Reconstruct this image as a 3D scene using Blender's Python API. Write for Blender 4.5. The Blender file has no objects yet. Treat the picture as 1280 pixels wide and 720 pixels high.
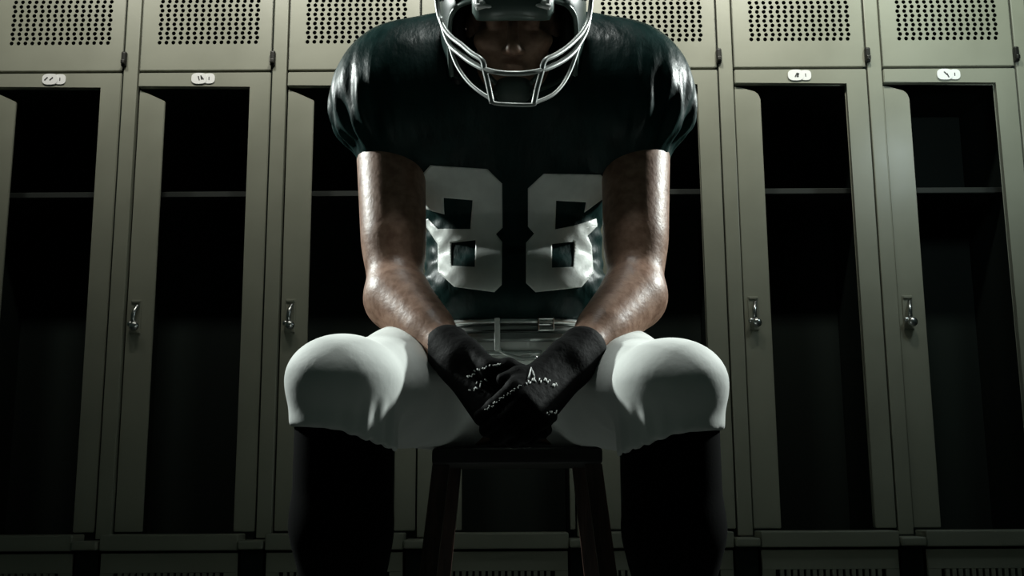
import bpy, bmesh, math
import numpy as np
from mathutils import Vector, Matrix
from mathutils.bvhtree import BVHTree
from mathutils.geometry import tessellate_polygon

scene = bpy.context.scene
C = scene.collection
rng = np.random.default_rng(7)

# ------------------------------------------------------------------ camera
F = 1400.0
TILT = math.radians(10.55)
ROLL = math.radians(-0.32)
CAMZ = 0.36
cam_data = bpy.data.cameras.new('camera')
cam_data.sensor_width = 36.0
cam_data.lens = F / 1280.0 * 36.0
cam_data.clip_start = 0.05
cam = bpy.data.objects.new('camera', cam_data)
C.objects.link(cam)
CAM_ROT = (Matrix.Rotation(math.pi / 2 + TILT, 3, 'X') @ Matrix.Rotation(ROLL, 3, 'Z'))
cam.matrix_world = Matrix.Translation((0, 0, CAMZ)) @ CAM_ROT.to_4x4()
scene.camera = cam


def ray(px, py):
    return CAM_ROT @ Vector(((px - 640) / F, (360 - py) / F, -1.0))


def P(px, py, Y):
    """the world point on the plane y = Y that the photograph shows at (px, py)"""
    d = ray(px, py)
    return Vector((0, 0, CAMZ)) + d * (Y / d.y)


# ------------------------------------------------------------------ materials
def new_mat(name):
    m = bpy.data.materials.new(name)
    m.use_nodes = True
    nt = m.node_tree
    return m, nt, nt.nodes['Principled BSDF']


def material(name, col, rough=0.5, metal=0.0, spec=0.5, var=0.0, var_scale=20.0, bump=0.0, bump_scale=80.0,
             stretch=(1, 1, 1), sheen=0.0, coat=0.0, col2=None, rough_var=0.0):
    m, nt, b = new_mat(name)
    b.inputs['Base Color'].default_value = (*col, 1)
    b.inputs['Roughness'].default_value = rough
    b.inputs['Metallic'].default_value = metal
    b.inputs['Specular IOR Level'].default_value = spec
    b.inputs['Sheen Weight'].default_value = sheen
    b.inputs['Coat Weight'].default_value = coat
    tc = nt.nodes.new('ShaderNodeTexCoord')
    mp = nt.nodes.new('ShaderNodeMapping')
    mp.inputs['Scale'].default_value = stretch
    nt.links.new(tc.outputs['Object'], mp.inputs['Vector'])
    if var > 0 or rough_var > 0:
        n = nt.nodes.new('ShaderNodeTexNoise')
        n.inputs['Scale'].default_value = var_scale
        n.inputs['Detail'].default_value = 5
        nt.links.new(mp.outputs['Vector'], n.inputs['Vector'])
        if var > 0:
            r = nt.nodes.new('ShaderNodeValToRGB')
            c2 = col2 or tuple(c * (1 - var) for c in col)
            r.color_ramp.elements[0].position = 0.35
            r.color_ramp.elements[1].position = 0.65
            r.color_ramp.elements[0].color = (*c2, 1)
            r.color_ramp.elements[1].color = (*col, 1)
            nt.links.new(n.outputs['Fac'], r.inputs['Fac'])
            nt.links.new(r.outputs['Color'], b.inputs['Base Color'])
        if rough_var > 0:
            mr = nt.nodes.new('ShaderNodeMapRange')
            mr.inputs['From Min'].default_value = 0.3
            mr.inputs['From Max'].default_value = 0.7
            mr.inputs['To Min'].default_value = rough - rough_var
            mr.inputs['To Max'].default_value = rough + rough_var
            nt.links.new(n.outputs['Fac'], mr.inputs['Value'])
            nt.links.new(mr.outputs['Result'], b.inputs['Roughness'])
    if bump > 0:
        n2 = nt.nodes.new('ShaderNodeTexNoise')
        n2.inputs['Scale'].default_value = bump_scale
        n2.inputs['Detail'].default_value = 4
        nt.links.new(mp.outputs['Vector'], n2.inputs['Vector'])
        bp = nt.nodes.new('ShaderNodeBump')
        bp.inputs['Strength'].default_value = bump
        bp.inputs['Distance'].default_value = 0.01
        nt.links.new(n2.outputs['Fac'], bp.inputs['Height'])
        nt.links.new(bp.outputs['Normal'], b.inputs['Normal'])
    return m


M = {}
M['locker'] = material('olive locker paint', (0.258, 0.268, 0.208), 0.42, spec=0.45, var=0.10, var_scale=6, bump=0.05, bump_scale=14, rough_var=0.06)
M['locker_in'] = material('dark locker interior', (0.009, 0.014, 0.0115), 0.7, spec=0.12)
M['latch_dark'] = material('blackened latch', (0.02, 0.02, 0.018), 0.4, metal=0.6)
M['chrome'] = material('worn chrome', (0.62, 0.64, 0.62), 0.25, metal=1.0, var=0.3, var_scale=60)
M['plate'] = material('white enamel plate', (0.85, 0.86, 0.84), 0.35)
M['plate_ink'] = material('dark plate ink', (0.03, 0.03, 0.03), 0.5)
M['floor'] = material('dark concrete', (0.07, 0.075, 0.07), 0.55, var=0.35, var_scale=3, bump=0.1, bump_scale=40)
M['wall'] = material('dark plaster', (0.08, 0.09, 0.08), 0.8, var=0.2, var_scale=4, bump=0.1)
M['skin'] = material('tanned skin', (0.34, 0.21, 0.15), 0.46, spec=0.32, var=1, var_scale=60, col2=(0.21, 0.118, 0.08), bump=0.10, bump_scale=110, rough_var=0.06)
M['jersey'] = material('dark green satin jersey', (0.004, 0.024, 0.022), 0.42, spec=0.13, var=0.4, var_scale=18, bump=0.35, bump_scale=26, stretch=(1.6, 1.0, 0.7), rough_var=0.1)
M['jersey_cuff'] = material('black jersey rib', (0.004, 0.006, 0.006), 0.7)
M['number'] = material('grey white number print', (0.76, 0.80, 0.76), 0.42, var=0.12, var_scale=30, bump=0.15, bump_scale=40)
M['pants'] = material('pale grey pants', (0.72, 0.75, 0.72), 0.7, spec=0.2, var=0.06, var_scale=14, bump=0.12, bump_scale=30, sheen=0.1)
M['belt'] = material('silver belt', (0.42, 0.45, 0.43), 0.28, metal=0.65, var=0.35, var_scale=16, bump=0.5, bump_scale=14, stretch=(1, 1, 3))
M['belt_dark'] = material('dark belt edge', (0.05, 0.06, 0.055), 0.35, metal=0.5)
M['piping'] = material('bright silver piping', (0.75, 0.78, 0.75), 0.25, metal=0.7)
M['sock'] = material('black knit sock', (0.0015, 0.002, 0.002), 0.9, spec=0.04, bump=0.05, bump_scale=300)
M['glove'] = material('black glove leather', (0.002, 0.0025, 0.0025), 0.7, spec=0.08, bump=0.2, bump_scale=90)
M['glove_mark'] = material('white glove print', (0.8, 0.82, 0.8), 0.45)
M['helmet'] = material('dark green helmet shell', (0.004, 0.022, 0.018), 0.33, spec=0.15)
M['bumper'] = material('grey green bumper', (0.10, 0.14, 0.125), 0.3, coat=0.3)
M['mask'] = material('silver face cage', (0.40, 0.43, 0.41), 0.42, metal=0.35, var=0.2, var_scale=30)
M['pad'] = material('black helmet padding', (0.008, 0.009, 0.009), 0.8)
M['chin'] = material('dark green chin cup', (0.03, 0.05, 0.042), 0.5)
M['eye'] = material('eye white', (0.45, 0.42, 0.38), 0.25)
M['wood'] = material('dark stained wood', (0.055, 0.028, 0.020), 0.35, var=0.6, var_scale=12, stretch=(6, 6, 0.6), bump=0.15, bump_scale=30)
M['seat'] = material('black stool seat', (0.012, 0.011, 0.010), 0.5, bump=0.1)
M['shoe'] = material('black leather shoe', (0.008, 0.008, 0.008), 0.35)


# ------------------------------------------------------------------ object helpers
def world_origin(o):
    v = Vector((0, 0, 0))
    while o is not None:
        v += o.location
        o = o.parent
    return v


def link(name, me, mat, parent=None, smooth=False, base=None):
    """one object; the mesh comes in world coordinates and is moved into its parent's frame"""
    o = bpy.data.objects.new(name, me)
    C.objects.link(o)
    if parent is not None:
        o.parent = parent
        off = world_origin(parent)
    else:
        off = Vector(base) if base is not None else Vector((0, 0, 0))
        o.location = off
    me.transform(Matrix.Translation(-off))
    for m in (mat if isinstance(mat, (list, tuple)) else [mat]):
        me.materials.append(m)
    if smooth:
        me.polygons.foreach_set('use_smooth', np.ones(len(me.polygons), dtype=bool))
    me.update()
    return o


def mesh_from_arrays(name, V, Q):
    me = bpy.data.meshes.new(name)
    V = np.ascontiguousarray(V, dtype=np.float32)
    Q = np.ascontiguousarray(Q, dtype=np.int32)
    me.vertices.add(len(V))
    me.vertices.foreach_set('co', V.ravel())
    k = Q.shape[1]
    me.loops.add(Q.size)
    me.loops.foreach_set('vertex_index', Q.ravel())
    me.polygons.add(len(Q))
    me.polygons.foreach_set('loop_start', np.arange(0, Q.size, k, dtype=np.int32))
    me.update(calc_edges=True)
    me.validate()
    return me


def from_bm(name, bm, mat, parent=None, smooth=False, base=None):
    bmesh.ops.recalc_face_normals(bm, faces=bm.faces)
    me = bpy.data.meshes.new(name)
    bm.to_mesh(me)
    bm.free()
    return link(name, me, mat, parent, smooth, base)


def tag(o, label, cat, group=None):
    o['label'] = label
    o['category'] = cat
    if group:
        o['group'] = group


def empty(name, loc):
    o = bpy.data.objects.new(name, None)
    o.empty_display_size = 0.1
    C.objects.link(o)
    o.location = loc
    return o


def box(bm, lo, hi, bevel=0.0, seg=2, rot=None):
    lo, hi = Vector(lo), Vector(hi)
    c = (lo + hi) / 2
    s = hi - lo
    r = bmesh.ops.create_cube(bm, size=1.0)
    vs = r['verts']
    for v in vs:
        v.co = Vector((v.co.x * s.x, v.co.y * s.y, v.co.z * s.z))
    if bevel > 0:
        es = list({e for v in vs for e in v.link_edges})
        rb = bmesh.ops.bevel(bm, geom=es, offset=bevel, segments=seg, profile=0.6, affect='EDGES')
        vs = list({v for f in rb['faces'] for v in f.verts} | {v for v in vs if v.is_valid})
    for v in vs:
        if rot is not None:
            v.co = rot @ v.co
        v.co += c
    return vs


def prism(bm, pts, y0, y1):
    """polygon in x-z, extruded from y0 to y1"""
    a = [bm.verts.new((x, y0, z)) for x, z in pts]
    b = [bm.verts.new((x, y1, z)) for x, z in pts]
    bm.faces.new(a)
    bm.faces.new(b[::-1])
    n = len(pts)
    for i in range(n):
        bm.faces.new((a[i], b[i], b[(i + 1) % n], a[(i + 1) % n]))


def smooth_path(pts, sub=4):
    """Catmull-Rom through the points"""
    p = [Vector(q) for q in pts]
    out = []
    for i in range(len(p) - 1):
        p0 = p[max(i - 1, 0)]
        p1, p2 = p[i], p[i + 1]
        p3 = p[min(i + 2, len(p) - 1)]
        for s in range(sub):
            t = s / sub
            out.append(0.5 * ((2 * p1) + (p2 - p0) * t + (2 * p0 - 5 * p1 + 4 * p2 - p3) * t * t + (3 * p1 - p0 - 3 * p2 + p3) * t ** 3))
    out.append(p[-1])
    return out


def tube(bm, pts, r, n=8, closed=False):
    """round bar along a path with round-ish caps; r is a number or a list"""
    pts = [Vector(q) for q in pts]
    m = len(pts)
    rs = r if isinstance(r, (list, tuple)) else [r] * m
    rings = []
    up = Vector((0, 0, 1))
    nrm = None
    for i in range(m):
        if closed:
            t = pts[(i + 1) % m] - pts[i - 1]
        else:
            t = pts[min(i + 1, m - 1)] - pts[max(i - 1, 0)]
        t.normalize()
        if nrm is None:
            nrm = up.cross(t)
            if nrm.length < 1e-3:
                nrm = Vector((1, 0, 0)).cross(t)
        nrm = (nrm - t * nrm.dot(t)).normalized()
        bn = t.cross(nrm)
        rings.append([bm.verts.new(pts[i] + (nrm * math.cos(a) + bn * math.sin(a)) * rs[i]) for a in [2 * math.pi * k / n for k in range(n)]])
    for i in range(m if closed else m - 1):
        A, B = rings[i], rings[(i + 1) % m]
        for k in range(n):
            bm.faces.new((A[k], A[(k + 1) % n], B[(k + 1) % n], B[k]))
    if not closed:
        bm.faces.new(rings[0][::-1])
        bm.faces.new(rings[-1])


def sphere(bm, c, r, sc=(1, 1, 1), seg=16):
    q = bmesh.ops.create_uvsphere(bm, u_segments=seg, v_segments=max(6, seg // 2), radius=r)
    for v in q['verts']:
        v.co = Vector((v.co.x * sc[0], v.co.y * sc[1], v.co.z * sc[2])) + Vector(c)


# ------------------------------------------------------------------ implicit surfaces
class Solid:
    """a sampled distance field; shapes are blended into it, then turned into one closed quad mesh"""

    def __init__(s, lo, hi, h):
        s.lo = np.array(lo, float)
        s.h = h
        s.n = np.ceil((np.array(hi, float) - s.lo) / h).astype(int) + 1
        s.d = np.full(tuple(s.n), 1e3, np.float32)

    def block(s, blo, bhi):
        i0 = np.clip(np.floor((np.array(blo) - s.lo) / s.h).astype(int), 0, s.n - 1)
        i1 = np.clip(np.ceil((np.array(bhi) - s.lo) / s.h).astype(int) + 1, 1, s.n)
        sl = tuple(slice(a, b) for a, b in zip(i0, i1))
        ax = [(s.lo[k] + s.h * np.arange(i0[k], i1[k])).astype(np.float32) for k in range(3)]
        return sl, ax[0][:, None, None], ax[1][None, :, None], ax[2][None, None, :]

    def add(s, f, blo, bhi, k=0.0):
        pad = k + 4 * s.h
        sl, X, Y, Z = s.block(np.array(blo) - pad, np.array(bhi) + pad)
        b = f(X, Y, Z)
        a = s.d[sl]
        if k > 0:
            hh = np.maximum(k - np.abs(a - b), 0) / k
            s.d[sl] = np.minimum(a, b) - hh * hh * k * 0.25
        else:
            s.d[sl] = np.minimum(a, b)

    def sub(s, f, blo, bhi, k=0.0):
        pad = k + 4 * s.h
        sl, X, Y, Z = s.block(np.array(blo) - pad, np.array(bhi) + pad)
        b = -f(X, Y, Z)
        a = s.d[sl]
        if k > 0:
            hh = np.maximum(k - np.abs(a - b), 0) / k
            s.d[sl] = np.maximum(a, b) + hh * hh * k * 0.25
        else:
            s.d[sl] = np.maximum(a, b)

    def warp(s, f, blo, bhi):
        sl, X, Y, Z = s.block(blo, bhi)
        s.d[sl] = s.d[sl] + f(X, Y, Z)

    # ---- shapes
    def cone(s, a, b, ra, rb, k=0.0, f=None):
        a, b = np.array(a, float), np.array(b, float)
        R = max(ra, rb)
        s.add(cone_f(a, b, ra, rb), np.minimum(a, b) - R, np.maximum(a, b) + R, k)

    def ell(s, c, r, k=0.0, rot=None):
        R = max(r)
        s.add(ell_f(c, r, rot), np.array(c) - R, np.array(c) + R, k)

    def mesh(s, name, relax=1):
        d = s.d
        ins = d < 0
        c = [ins[i:i + d.shape[0] - 1, j:j + d.shape[1] - 1, k:k + d.shape[2] - 1] for i in (0, 1) for j in (0, 1) for k in (0, 1)]
        cnt = sum(x.astype(np.int8) for x in c)
        act = (cnt > 0) & (cnt < 8)
        I = np.argwhere(act)
        idx = np.full(act.shape, -1, np.int64)
        idx[tuple(I.T)] = np.arange(len(I))
        corners = [(i, j, k) for i in (0, 1) for j in (0, 1) for k in (0, 1)]
        val = {q: d[I[:, 0] + q[0], I[:, 1] + q[1], I[:, 2] + q[2]] for q in corners}
        acc = np.zeros((len(I), 3))
        num = np.zeros(len(I))
        for q in corners:
            for ax in range(3):
                if q[ax] == 0:
                    r = list(q)
                    r[ax] = 1
                    r = tuple(r)
                    va, vb = val[q], val[r]
                    m = (va < 0) != (vb < 0)
                    t = np.where(m, va / np.where(m, va - vb, 1), 0)
                    p = np.zeros((len(I), 3)) + np.array(q)
                    p[:, ax] += t
                    acc += p * m[:, None]
                    num += m
        V = s.lo + s.h * (I + acc / num[:, None])
        quads = []
        for ax in range(3):
            e0 = ins
            sh = [slice(None)] * 3
            sa, sb = list(sh), list(sh)
            sa[ax] = slice(0, -1)
            sb[ax] = slice(1, None)
            A, B = e0[tuple(sa)], e0[tuple(sb)]
            E = np.argwhere(A != B)
            o1, o2 = (ax + 1) % 3, (ax + 2) % 3
            ok = (E[:, o1] > 0) & (E[:, o2] > 0) & (E[:, o1] < d.shape[o1] - 1) & (E[:, o2] < d.shape[o2] - 1)
            E = E[ok]
            inside_first = A[tuple(E.T)]
            u = np.zeros(3, int)
            u[o1] = 1
            v = np.zeros(3, int)
            v[o2] = 1
            g = lambda q: idx[tuple(q.T)]
            q4 = np.stack([g(E - u - v), g(E - v), g(E), g(E - u)], 1)
            q4[~inside_first] = q4[~inside_first][:, ::-1]
            quads.append(q4)
        Q = np.concatenate(quads)
        Q = Q[(Q >= 0).all(1)]
        for _ in range(relax):
            S = np.zeros_like(V)
            N = np.zeros(len(V))
            for a in range(4):
                b = (a + 1) % 4
                np.add.at(S, Q[:, a], V[Q[:, b]])
                np.add.at(N, Q[:, a], 1)
                np.add.at(S, Q[:, b], V[Q[:, a]])
                np.add.at(N, Q[:, b], 1)
            V = 0.5 * V + 0.5 * S / np.maximum(N, 1)[:, None]
        return mesh_from_arrays(name, V, Q)


def cone_f(a, b, ra, rb):
    a, b = np.array(a, float), np.array(b, float)
    ab = b - a
    L2 = float(ab @ ab) + 1e-12

    def f(X, Y, Z):
        t = np.clip(((X - a[0]) * ab[0] + (Y - a[1]) * ab[1] + (Z - a[2]) * ab[2]) / L2, 0, 1)
        return (np.sqrt((X - a[0] - t * ab[0]) ** 2 + (Y - a[1] - t * ab[1]) ** 2 + (Z - a[2] - t * ab[2]) ** 2) - (ra + (rb - ra) * t)).astype(np.float32)
    return f


def ell_f(c, r, rot=None):
    def f(X, Y, Z):
        x, y, z = X - c[0], Y - c[1], Z - c[2]
        if rot is not None:
            x, y, z = (rot[0][0] * x + rot[1][0] * y + rot[2][0] * z, rot[0][1] * x + rot[1][1] * y + rot[2][1] * z,
                       rot[0][2] * x + rot[1][2] * y + rot[2][2] * z)
        k0 = np.sqrt((x / r[0]) ** 2 + (y / r[1]) ** 2 + (z / r[2]) ** 2)
        k1 = np.sqrt((x / r[0] ** 2) ** 2 + (y / r[1] ** 2) ** 2 + (z / r[2] ** 2) ** 2) + 1e-9
        return (k0 * (k0 - 1) / k1).astype(np.float32)
    return f


def loft_f(prof, power=2.0):
    """prof rows: z, cx, cy, rx, ry - stacked ellipses, flat at both ends"""
    a = np.array(prof, float)

    def f(X, Y, Z):
        z = np.clip(Z, a[0, 0], a[-1, 0])
        cx, cy, rx, ry = (np.interp(z, a[:, 0], a[:, i]) for i in (1, 2, 3, 4))
        q = (np.abs((X - cx) / rx) ** power + np.abs((Y - cy) / ry) ** power) ** (1 / power)
        d = (q - 1) * np.minimum(rx, ry)
        return np.maximum(d, np.maximum(a[0, 0] - Z, Z - a[-1, 0])).astype(np.float32)
    return f


X0 = 0.004          # the player's middle

# ------------------------------------------------------------------ the setting
L = 2.71            # plane of the locker fronts
bm = bmesh.new()
box(bm, (-4.0, -1.0, -0.06), (4.0, L + 0.52, 0.0))
o = from_bm('floor', bm, M['floor'])
o['kind'] = 'structure'
bm = bmesh.new()
box(bm, (-4.0, L + 0.42, 0.0), (4.0, L + 0.52, 2.9))
o = from_bm('wall_back', bm, M['wall'])
o['kind'] = 'structure'

# ------------------------------------------------------------------ lockers
PITCH = 0.380
XC = -0.021
POST = 0.036
H_TOP, H_MID, H_RAIL, H_BASE = 1.86, 1.432, 0.278, 0.236
DEPTH = 0.36


def perforated(bm, x0, x1, z0, z1, nx, nz, y, rad):
    """thin sheet with round holes; alternate rows step sideways"""
    dx, dz = (x1 - x0) / nx, (z1 - z0) / nz
    grid = [[bm.verts.new((x0 + i * dx, y, z0 + j * dz)) for j in range(nz + 1)] for i in range(nx + 1)]
    hm = {}

    def mid(i, j, ax):
        if (i, j, ax) not in hm:
            hm[(i, j, ax)] = bm.verts.new((x0 + (i + (0.5 if ax == 0 else 0)) * dx, y, z0 + (j + (0.5 if ax == 1 else 0)) * dz))
        return hm[(i, j, ax)]
    for i in range(nx):
        for j in range(nz):
            ring = [grid[i][j], mid(i, j, 0), grid[i + 1][j], mid(i + 1, j, 1), grid[i + 1][j + 1], mid(i, j + 1, 0), grid[i][j + 1], mid(i, j, 1)]
            cx = x0 + (i + 0.5) * dx + (0.09 if j % 2 else -0.09) * dx
            cz = z0 + (j + 0.5) * dz
            hole, back = [], []
            for k in range(8):
                a = math.radians(225 + 45 * k)
                hole.append(bm.verts.new((cx + rad * 0.95 * math.cos(a), y, cz + rad * math.sin(a))))
                back.append(bm.verts.new((cx + rad * 0.95 * math.cos(a), y + 0.0012, cz + rad * math.sin(a))))
            for k in range(8):
                k2 = (k + 1) % 8
                bm.faces.new((ring[k], ring[k2], hole[k2], hole[k]))
                bm.faces.new((hole[k], hole[k2], back[k2], back[k]))


def make_locker(worn, narrow):
    """built with its left post's middle at x = 0 and its front at y = 0"""
    p = {}
    W = PITCH
    hp = POST / 2
    # carcass: sides, back, top, floor of each compartment
    bm = bmesh.new()
    box(bm, (0.004 - hp, 0.023, 0.012), (0.010 - hp, DEPTH, H_TOP - 0.012))
    box(bm, (W - 0.008 - hp, 0.006, 0.012), (W - 0.002 - hp, DEPTH, H_TOP - 0.012))
    box(bm, (0.010 - hp, DEPTH - 0.008, 0.012), (W - 0.010 - hp, DEPTH, H_TOP - 0.012))
    box(bm, (0.010 - hp, 0.023, H_TOP - 0.020), (W - 0.010 - hp, DEPTH - 0.008, H_TOP - 0.012))
    box(bm, (0.010 - hp, 0.023, H_MID - 0.012), (W - 0.010 - hp, DEPTH - 0.008, H_MID - 0.004))
    box(bm, (0.010 - hp, 0.023, H_RAIL - 0.030), (W - 0.010 - hp, DEPTH - 0.008, H_RAIL - 0.022))
    box(bm, (0.010 - hp, 0.023, 0.012), (W - 0.010 - hp, DEPTH - 0.008, 0.020))
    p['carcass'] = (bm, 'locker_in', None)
    # left post
    bm = bmesh.new()
    box(bm, (-hp, 0.0, H_RAIL - 0.012), (hp, 0.022, H_TOP), 0.0025)
    p['post'] = (bm, 'locker', None)
    # perforated upper door
    x0, x1 = hp + 0.004, W - hp - 0.004
    bm = bmesh.new()
    px0, px1, pz0, pz1 = x0 + 0.040, x1 - 0.031, H_MID + 0.073, H_TOP - 0.067
    z0, z1 = H_MID + 0.004, H_TOP - 0.006
    y = 0.002
    perforated(bm, px0, px1, pz0, pz1, 15, 23, y, 0.0056)
    for (a, b, c, d) in ((x0, px0, z0, z1), (px1, x1, z0, z1), (px0, px1, z0, pz0), (px0, px1, pz1, z1)):
        bm.faces.new([bm.verts.new(v) for v in ((a, y, c), (b, y, c), (b, y, d), (a, y, d))])
    for (a, b, c, d) in ((x0, x0 + 0.002, z0, z1), (x1 - 0.002, x1, z0, z1), (x0, x1, z0, z0 + 0.002), (x0, x1, z1 - 0.002, z1)):
        box(bm, (a, y, c), (b, y + 0.016, d))
    p['upper_door'] = (bm, 'locker', None)
    bm = bmesh.new()
    lx = W - hp + 0.001
    box(bm, (lx - 0.0065, -0.010, H_MID + 0.012), (lx + 0.0065, 0.004, H_MID + 0.052), 0.0045, 3)
    box(bm, (lx - 0.005, -0.017, H_MID + 0.016), (lx + 0.005, -0.006, H_MID + 0.028), 0.003, 2)
    p['latch'] = (bm, 'latch_dark', 'upper_door')
    # frame of the open compartment: head rail, right stile
    bm = bmesh.new()
    zt, zb = H_MID - 0.003, H_RAIL + 0.004
    rail_h, stile = 0.037, (0.012 if narrow else 0.050)
    prism(bm, [(x0, zt), (x1, zt), (x1, zb), (x1 - stile, zb), (x1 - stile, zt - rail_h), (x0, zt - rail_h)], 0.0, 0.020)
    bmesh.ops.bevel(bm, geom=[e for e in bm.edges], offset=0.0018, segments=2, affect='EDGES')
    p['door_frame'] = (bm, 'locker', None)
    # latch strip at the left of the opening, its top cut on the slant
    bm = bmesh.new()
    sw = 0.066
    st = zt - rail_h - 0.004
    if worn:        # corner bent round
        pts = [(x0, st), (x0 + 0.020, st - 0.004), (x0 + sw - 0.014, st - 0.013), (x0 + sw - 0.005, st - 0.021), (x0 + sw, st - 0.034), (x0 + sw, zb), (x0, zb)]
    else:           # corner cut straight
        pts = [(x0, st), (x0 + sw, st - 0.031), (x0 + sw, zb), (x0, zb)]
    prism(bm, pts, 0.012, 0.020)
    bmesh.ops.bevel(bm, geom=[e for e in bm.edges], offset=0.0015, segments=2, affect='EDGES')
    p['latch_strip'] = (bm, 'locker', None)
    # handle: recessed plate, lifting bar and round knob
    hx, hz = x0 + 0.022, 0.800
    bm = bmesh.new()
    box(bm, (hx - 0.012, 0.008, hz - 0.042), (hx + 0.014, 0.0125, hz + 0.042), 0.002, 2)
    box(bm, (hx - 0.010, 0.004, hz + 0.034), (hx + 0.012, 0.010, hz + 0.041), 0.0015, 1)
    p['handle_plate'] = (bm, 'locker', 'latch_strip')
    bm = bmesh.new()
    tube(bm, smooth_path([(hx + 0.006, 0.008, hz + 0.028), (hx + 0.001, -0.004, hz + 0.010), (hx, -0.006, hz - 0.008), (hx + 0.002, 0.0, hz - 0.020)]), 0.0055, 8)
    sphere(bm, (hx + 0.004, -0.008, hz - 0.026), 0.0125, (1, 0.8, 1))
    sphere(bm, (hx - 0.008, -0.002, hz - 0.020), 0.0075, (1, 0.8, 1), 12)
    p['handle'] = (bm, 'chrome', 'latch_strip')
    # number plate on the head rail
    bm = bmesh.new()
    nx_, nz_ = W / 2 - 0.004, H_MID - 0.020
    for dx, rx, rz, yy in ((-0.009, 0.020, 0.0145, -0.004), (0.016, 0.0145, 0.0135, -0.003)):
        n = 24
        pts = []
        for k in range(n):
            a = 2 * math.pi * k / n
            ca, sa = math.cos(a), math.sin(a)
            pts.append((nx_ + dx + rx * math.copysign(abs(ca) ** 0.7, ca), nz_ + rz * math.copysign(abs(sa) ** 0.7, sa)))
        prism(bm, pts[::-1], yy, 0.002)
    p['number_plate'] = (bm, 'plate', None)
    # shelf with a hanging rail
    bm = bmesh.new()
    box(bm, (0.012 - hp, 0.120, 1.136), (W - 0.010 - hp, DEPTH - 0.010, 1.142))
    box(bm, (0.012 - hp, 0.112, 1.130), (W - 0.010 - hp, 0.120, 1.146), 0.002, 1)
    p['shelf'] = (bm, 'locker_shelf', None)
    # base: bottom rail, vent panel, foot under the post
    bm = bmesh.new()
    bo, bs = -0.070, -0.012          # the base stands a little forward of the doors
    box(bm, (hp + 0.014 + bs, bo - 0.006, H_BASE + 0.006), (W - hp - 0.012 + bs, -0.001, H_RAIL), 0.004, 3)
    p['bottom_rail'] = (bm, 'locker', None)
    bm = bmesh.new()
    bx0, bx1 = hp + 0.016 + bs, W - hp - 0.014 + bs
    s0, s1 = bx0 + 0.03, bx1 - 0.03
    zs = 0.192
    yb = bo + 0.004
    ns = 17
    sp = (s1 - s0) / ns
    box(bm, (bx0, yb, zs), (bx1, yb + 0.010, H_BASE), 0.001, 1)
    box(bm, (bx0, yb, 0.012), (bx1, yb + 0.010, 0.070))
    box(bm, (bx0, yb, 0.070), (s0, yb + 0.010, zs))
    box(bm, (s1, yb, 0.070), (bx1, yb + 0.010, zs))
    for k in range(1, ns):
        box(bm, (s0 + k * sp - 0.0045, yb, 0.070), (s0 + k * sp + 0.0045, yb + 0.010, zs))
    p['vent_panel'] = (bm, 'locker', None)
    bm = bmesh.new()
    box(bm, (-hp - 0.011 + bs, bo - 0.016, H_RAIL - 0.034), (hp + 0.011 + bs, -0.001, H_RAIL - 0.014), 0.006, 3)
    p['foot_cap'] = (bm, 'locker', None)
    bm = bmesh.new()
    box(bm, (-hp - 0.008 + bs, bo + 0.010, 0.0), (hp + 0.008 + bs, -0.001, H_RAIL - 0.032))
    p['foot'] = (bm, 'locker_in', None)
    return p


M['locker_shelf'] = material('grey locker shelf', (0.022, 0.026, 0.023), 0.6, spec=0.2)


def ink(k):
    """dark worn marks on a number plate, a little different on each locker"""
    bm = bmesh.new()
    r = np.random.default_rng(40 + k)
    nx_, nz_ = PITCH / 2 - 0.004, H_MID - 0.020
    for _ in range(2 + k % 2):
        x, z = nx_ - 0.012 + r.uniform(-.008, .012), nz_ + r.uniform(-.004, .003)
        a = r.uniform(-0.9, 0.9)
        box(bm, (x - 0.0014, -0.0050, z - 0.0055), (x + 0.0014, -0.0038, z + 0.0055), rot=Matrix.Rotation(a, 3, 'Y'))
    x = nx_ + 0.016
    box(bm, (x - 0.001, -0.0040, nz_ - 0.004), (x + 0.001, -0.0028, nz_ + 0.004))
    return bm


labels = [
    'olive metal locker at the left edge, its open door space cut off by the frame',
    'olive open locker with white number plate and chrome handle, second from the left edge',
    "olive locker half hidden by the player's shoulder and knee on the photo's left side",
    "olive locker hidden behind the player's helmet and chest, showing between the stool legs",
    "olive locker mostly hidden by the player's shoulder and knee on the photo's right side",
    'olive open locker with a clean oval plate, next to the player on the right side',
    'olive open locker with a pale shine on its latch strip, second from the right edge',
    'sliver of an olive locker at the right edge of the photo',
]
shared = {}
for k in range(8):
    xl = XC + (k - 3.5) * PITCH
    root = empty('locker', (xl, L, 0.0))
    tag(root, labels[k], 'locker', 'row of olive lockers')
    made = {}
    variant = (k >= 4, k == 3)
    if variant not in shared:
        shared[variant] = {}
        for nm, (bmx, mt, par) in make_locker(*variant).items():
            bmesh.ops.recalc_face_normals(bmx, faces=bmx.faces)
            me = bpy.data.meshes.new(nm)
            bmx.to_mesh(me)
            bmx.free()
            me.materials.append(M[mt])
            if nm in ('handle',):
                me.polygons.foreach_set('use_smooth', np.ones(len(me.polygons), dtype=bool))
            shared[variant][nm] = (me, par)
    for nm, (me, par) in shared[variant].items():
        ob = bpy.data.objects.new(nm, me)
        C.objects.link(ob)
        ob.parent = made[par] if par else root
        made[nm] = ob
    bmk = ink(k)
    me = bpy.data.meshes.new('plate_mark')
    bmk.to_mesh(me)
    bmk.free()
    me.materials.append(M['plate_ink'])
    ob = bpy.data.objects.new('plate_mark', me)
    C.objects.link(ob)
    ob.parent = made['number_plate']
    made['handle']['label'] = 'chrome handle'
    made['number_plate']['label'] = 'white number plate'
    made['latch']['label'] = 'blackened door latch'

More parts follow.
